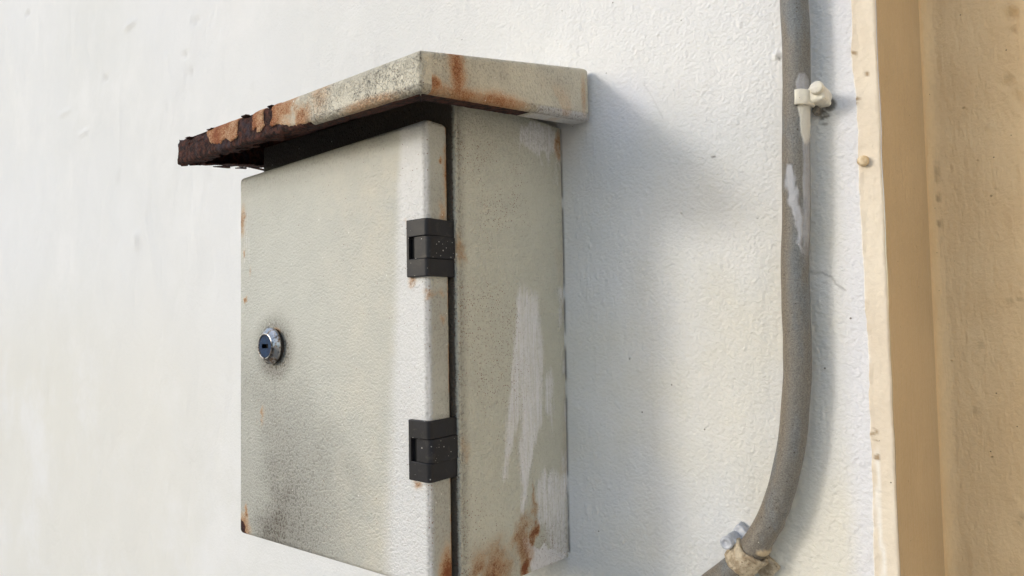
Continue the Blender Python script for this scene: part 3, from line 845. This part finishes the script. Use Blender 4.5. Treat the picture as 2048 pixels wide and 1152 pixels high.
# ---------------------------------------------------------------- hinges
def lprofile(x0, yo, xo, yb, rad, inset=0.0, thick=.004, ns=8):
    """outline in plan of a strap lying on the door's front and wrapping the hinge-side edge"""
    o = [(x0, YF + .0006), (x0, yo + .0008), (x0 + .0008, yo)]
    for a in np.linspace(0, math.pi / 2, ns): o.append((xo - rad + rad * math.sin(a), yo + rad - rad * math.cos(a)))
    o += [(xo, yb - .0008), (xo - .0008, yb)]
    i = [(W - .002, yb), (W - .002, YF + .0006)]
    return o + i
def extrude(outline, z0, z1, ch=.0006):
    O = np.array(outline); c = O.mean(0); n = len(O)
    def ring(z, s):
        d = O - c; L = np.linalg.norm(d, axis=1, keepdims=True)
        q = c + d * (1 - s / L); return np.concatenate([q, np.full((n, 1), z)], 1)
    V = np.concatenate([ring(z0, ch), ring(z0 + ch, 0), ring(z1 - ch, 0), ring(z1, ch)])
    F = [tuple(f) for f in grid_faces(4, n, True)] + [tuple(range(n))[::-1], tuple(range(3 * n, 4 * n))]
    return fix(V, F)
def joinm(parts):
    Vs, Fs, k = [], [], 0
    for V, F in parts:
        Vs.append(np.asarray(V)); Fs += [tuple(i + k for i in f) for f in F]; k += len(V)
    return np.concatenate(Vs), Fs
def hinge(z0, z1):
    h = z1 - z0
    arm = lprofile(.2812, YF - .0040, W + .0034, -.1650, .0045)
    strip = [(.2812, YF + .0006), (.2812, YF - .0032), (.2820, YF - .0040), (.2846, YF - .0040), (.2850, YF + .0006)]
    V, F = joinm([extrude(arm, z0, z0 + .31 * h), extrude(arm, z1 - .30 * h, z1), extrude(strip, z0 + .30 * h, z1 - .29 * h, .0001)])
    leaf = link_mesh('hinge', V, F, PLASTIC, cab, smooth=False)
    mid = lprofile(.2895, YF - .0026, W + .0044, -.1585, .0060)
    V, F = extrude(mid, z0 + .312 * h, z1 - .302 * h, .0003)
    link_mesh('knuckle', V, F, PLASTIC, leaf, smooth=False)
    V, F = extrude([(.2850, YF + .0004), (.2850, YF - .0004), (.2894, YF - .0004), (.2894, YF + .0004)], z0 + .31 * h, z1 - .30 * h, .00005)
    link_mesh('hinge_recess', V, F, VOID, leaf, smooth=False)
hinge(.2634, .3128)
hinge(.0903, .1412)

# ---------------------------------------------------------------- pipe
PX = [(.566, 2.55), (.566, 1.6), (.565, .9), (.5635, .60), (.5619, .5385), (.5601, .4878), (.5595, .4242), (.5574, .3617), (.5551, .3118), (.5533, .2704), (.5521, .2167), (.5509, .1715),
      (.5465, .1261), (.5393, .0926), (.5282, .058), (.5144, .0328), (.4968, .0102), (.4763, -.0093), (.4525, -.0303), (.40, -.072), (.34, -.118), (.26, -.18), (.13, -.28), (.06, -.36), (.02, -.47), (.01, -.62), (.01, -1.0), (.01, -1.5)]
def catmull(P, n):
    P = np.array(P, float); Q = []
    for i in range(len(P) - 1):
        p0, p1, p2, p3 = P[max(i - 1, 0)], P[i], P[i + 1], P[min(i + 2, len(P) - 1)]
        L = np.linalg.norm(p2 - p1); k = max(2, int(L / n))
        t0, t1, t2 = (np.linalg.norm(b - a) ** .5 + 1e-9 for a, b in ((p0, p1), (p1, p2), (p2, p3)))
        m1 = p2 - p1 + t1 * ((p1 - p0) / t0 - (p2 - p0) / (t0 + t1)) if i > 0 else p2 - p1
        m2 = p2 - p1 + t1 * ((p3 - p2) / t2 - (p3 - p1) / (t1 + t2)) if i < len(P) - 2 else p2 - p1
        for t in np.linspace(0, 1, k, endpoint=False):
            Q.append((2 * t**3 - 3 * t**2 + 1) * p1 + (t**3 - 2 * t**2 + t) * m1 + (-2 * t**3 + 3 * t**2) * p2 + (t**3 - t**2) * m2)
    Q.append(P[-1]); return np.array(Q)
Q = catmull(PX, .0016)
PY = -.0180
Q[:, 0] += (fbm(Q[:, 1] * 16, 0, 0, 3, 29) - .5) * .0022
path = np.stack([Q[:, 0], np.full(len(Q), PY), Q[:, 1]], -1)
rad = .01085 + (fbm(np.arange(len(Q)) * .02, 0, 0, 3, 7) - .5) * .0008
V, F = tube(path, rad, 56)
V = V.reshape(len(Q), 56, 3)
x, y, z = V[..., 0], V[..., 1], V[..., 2]
cxl = path[:, 0][:, None]
dx = x - cxl
vis = ss(-(y - PY), -.006, .004)
patch = 1.0 * ss(sd([(-.004, .349), (.001, .3475), (.0042, .336), (.0072, .30), (.0085, .272), (.0060, .275), (.0022, .295), (-.0035, .318), (-.0062, .335)], dx + (fbm(z * 120, 0, 0, 3, 3) - .5) * .004, z), -.0036, .0030) * vis * (.62 + .5 * fbm(dx * 500, 0, z * 40, 3, 8))
patch = np.maximum(patch, .72 * ss(dx, .0056, .0085) * ss(z, .23, .30) * ss(.405 - z, -.01, .02) * vis)
patch = np.maximum(patch, .7 * ss(blob(dx, z, .0065, .413, .006, .014), 0, .5))
cream = 1.0 * ss(sd([(.0040, .405), (.0125, .405), (.0118, .370), (.0095, .350), (.0060, .370)], dx + (fbm(z * 50, 1, 0, 2, 31) - .5) * .003, z), -.003, .003) * (.35 + .65 * ss(z, .350, .385))
chip = ss(blob(x, z, .5225, .0270, .008, .0042), .1, .4) * .8
bend = np.zeros_like(x)
for (cx, cz, rx, rz, hgt) in ((.5335, .0545, .004, .012, .0012), (.5225, .027, .008, .005, .0014), (.540, .07, .003, .012, .0008)):
    bend = np.maximum(bend, hgt * ss(blob(x, z, cx, cz, rx, rz), 0, .6))
nv = V - path[:, None, :]; nv /= np.linalg.norm(nv, axis=2, keepdims=True)
V = V + nv * bend[..., None]
patch = np.maximum(patch, .9 * ss(blob(x, z, .462, -.010, .010, .008), 0, .4))
warm = ss(-dx, -.002, .009) * .9  # sunlit left side painted lighter and browner into the pipe colour
warm = np.maximum(warm, ss(.12 - z, 0, .1) * .5)
pipe = link_mesh('conduit_pipe', V, F, PIPE, attrs={'masks_a': np.stack([patch, cream, chip, warm], -1)}, loc=(.5521, 0, .2))
tag(pipe, 'speckled grey conduit pipe running down the white wall and bending left', 'pipe')

# ---------------------------------------------------------------- upper clip: half saddle nailed beside the pipe
def rbox(c, h, r, step=.0015):
    return rounded_box([c[i] - h[i] for i in range(3)], [c[i] + h[i] for i in range(3)], r, (step,) * 3)
def jitter(V, amp, s, seed):
    V = np.array(V, float).reshape(-1, 3)
    for k in range(3): V[:, k] += (fbm(V[:, 0] * s, V[:, 1] * s, V[:, 2] * s, 3, seed + k) - .5) * amp
    return V
c1 = bpy.data.objects.new('pipe_clip', None); c1.location = (.572, 0, .404); COL.objects.link(c1)
tag(c1, 'white painted clip with a nail head hooked on the upright run of the pipe', 'pipe clip', 'clips holding the pipe')
px0 = float(np.interp(.402, Q[::-1, 1], Q[::-1, 0]))
def saddle(pc, tang, r0, r1, a0, a1, half, n=20, wave=0.0):
    """curved band round the pipe; angle 0 faces the viewer, positive turns to the pipe's right-hand side"""
    tang = np.array(tang, float); tang /= np.linalg.norm(tang)
    Bv = np.array([0, -1.0, 0]); Rv = np.cross(tang, Bv)
    if Rv[0] < 0: Rv = -Rv
    ring = []
    A_ = np.linspace(a0, a1, n)
    for rr_, hh in ((r0, half), (r1 - .0006, half), (r1, half - .0008), (r1, 0), (r1, -half + .0008), (r1 - .0006, -half), (r0, -half)):
        ring.append(np.array([np.array(pc) + rr_ * (math.cos(t) * Bv + math.sin(t) * Rv) + tang * (hh + wave * math.sin(5 * t)) for t in A_]))
    V = np.stack(ring, 0); k = V.shape[0]
    F = [tuple(f) for f in grid_faces(k, n)] + [tuple((k - 1) * n + j if e == 0 else j for e, j in ((0, i), (0, i + 1), (1, i + 1), (1, i))) for i in range(n - 1)]
    F += [tuple(i * n for i in range(k)), tuple(i * n + n - 1 for i in range(k))[::-1]]
    return fix(V, F)
V, F = saddle((px0, PY, .402), (0.02, 0, 1), .0112, .0142, .15, 2.0, .0062)
link_mesh('saddle', jitter(V, .0012, 300, 1), F, CLIPWHITE, c1)
V, F = rbox((.5755, -.0125, .4035), (.0072, .0125, .0066), .0034)
link_mesh('boss', jitter(V, .0020, 220, 4), F, CLIPWHITE, c1)
V, F = lathe([(.0052, 0), (.0052, .0034), (.0048, .0046), (.0038, .0052), (.0010, .0053)], (.5770, -.0245, .4070), 24)
link_mesh('nail_head', jitter(V, .0008, 300, 9), F, CLIPWHITE, c1)
V, F = rbox((.5715, -.006, .3950), (.0022, .006, .0036), .001)
link_mesh('foot', jitter(V, .0010, 300, 12), F, simple('dull_clip_metal', S(128, 122, 112), S(96, 90, 82), 150, .6), c1)

# ---------------------------------------------------------------- lower clip: painted band with a screw lug
i2 = int(np.argmin(np.hypot(Q[:, 0] - .5035, Q[:, 1] - .0185)))
pc = path[i2]; tg = path[i2 - 4] - path[i2 + 4]; tg /= np.linalg.norm(tg)
c2 = bpy.data.objects.new('pipe_clip', None); c2.location = (float(pc[0]), 0, float(pc[2])); COL.objects.link(c2)
tag(c2, 'crusty cream painted clip with a pale blue screw round the bend of the pipe', 'pipe clip', 'clips holding the pipe')
V, F = saddle(pc, tg, .0108, .0142, -1.75, 1.85, .0098, 30, .0006)
link_mesh('band', jitter(jitter(V, .0016, 240, 3), .0012, 700, 23), F, CLIPCREAM, c2)
V, F = saddle(pc + tg * .0098, tg, .0120, .0155, .25, 1.9, .0018, 16)
link_mesh('band_rim', jitter(V, .0014, 260, 5), F, CLIPCREAM, c2)
nl = np.array([-tg[2], 0, tg[0]]); nl = nl if nl[0] < 0 else -nl       # out to the pipe's upper left
def oriented_box(c, ax, h, r):
    V, F = rounded_box([-h[0], -h[1], -h[2]], h, r, (.0014,) * 3)
    M = np.array([ax[0], [0, 1, 0], ax[1]])
    return V @ M + np.array(c), F
lug = pc + nl * .0155 + tg * .0025
V, F = oriented_box((lug[0], -.0130, lug[2]), (nl, tg), (.0058, .0120, .0058), .0022)
link_mesh('lug', jitter(V, .0018, 240, 6), F, CLIPBLUE, c2)
sc_ = pc + nl * .0170 + tg * .0030
V, F = lathe([(.0054, 0), (.0056, .0040), (.0050, .0058), (.0036, .0064), (.0030, .0052), (.0010, .0050)], (sc_[0], -.0245, sc_[2]), 28)
link_mesh('screw', jitter(V, .0008, 300, 8), F, CLIPBLUE, c2)
pl = pc + nl * .0150 + tg * .0105
V, F = oriented_box((pl[0], -.0050, pl[2]), (nl, tg), (.0072, .0050, .0042), .0014)
link_mesh('base_plate', jitter(V, .0016, 240, 10), F, CLIPBLUE, c2)
fl = pc - nl * .0170 + tg * .001
V, F = oriented_box((fl[0], -.0035, fl[2]), (nl, tg), (.0075, .0035, .0090), .0016)
link_mesh('side_foot', jitter(V, .0016, 240, 11), F, CLIPCREAM, c2)

# ---------------------------------------------------------------- painted screw head on the cream strip
V, F = lathe([(.0042, 0), (.0042, .0036), (.0038, .0052), (.0026, .0060), (.0008, .0062)], (.6040, -.0010, .3475), 24)
plug = link_mesh('screw_head', jitter(V, .0010, 260, 2), F, PLUGM, loc=(.6040, 0, .3475))
tag(plug, 'cream painted screw head on the strip along the wall corner', 'screw')
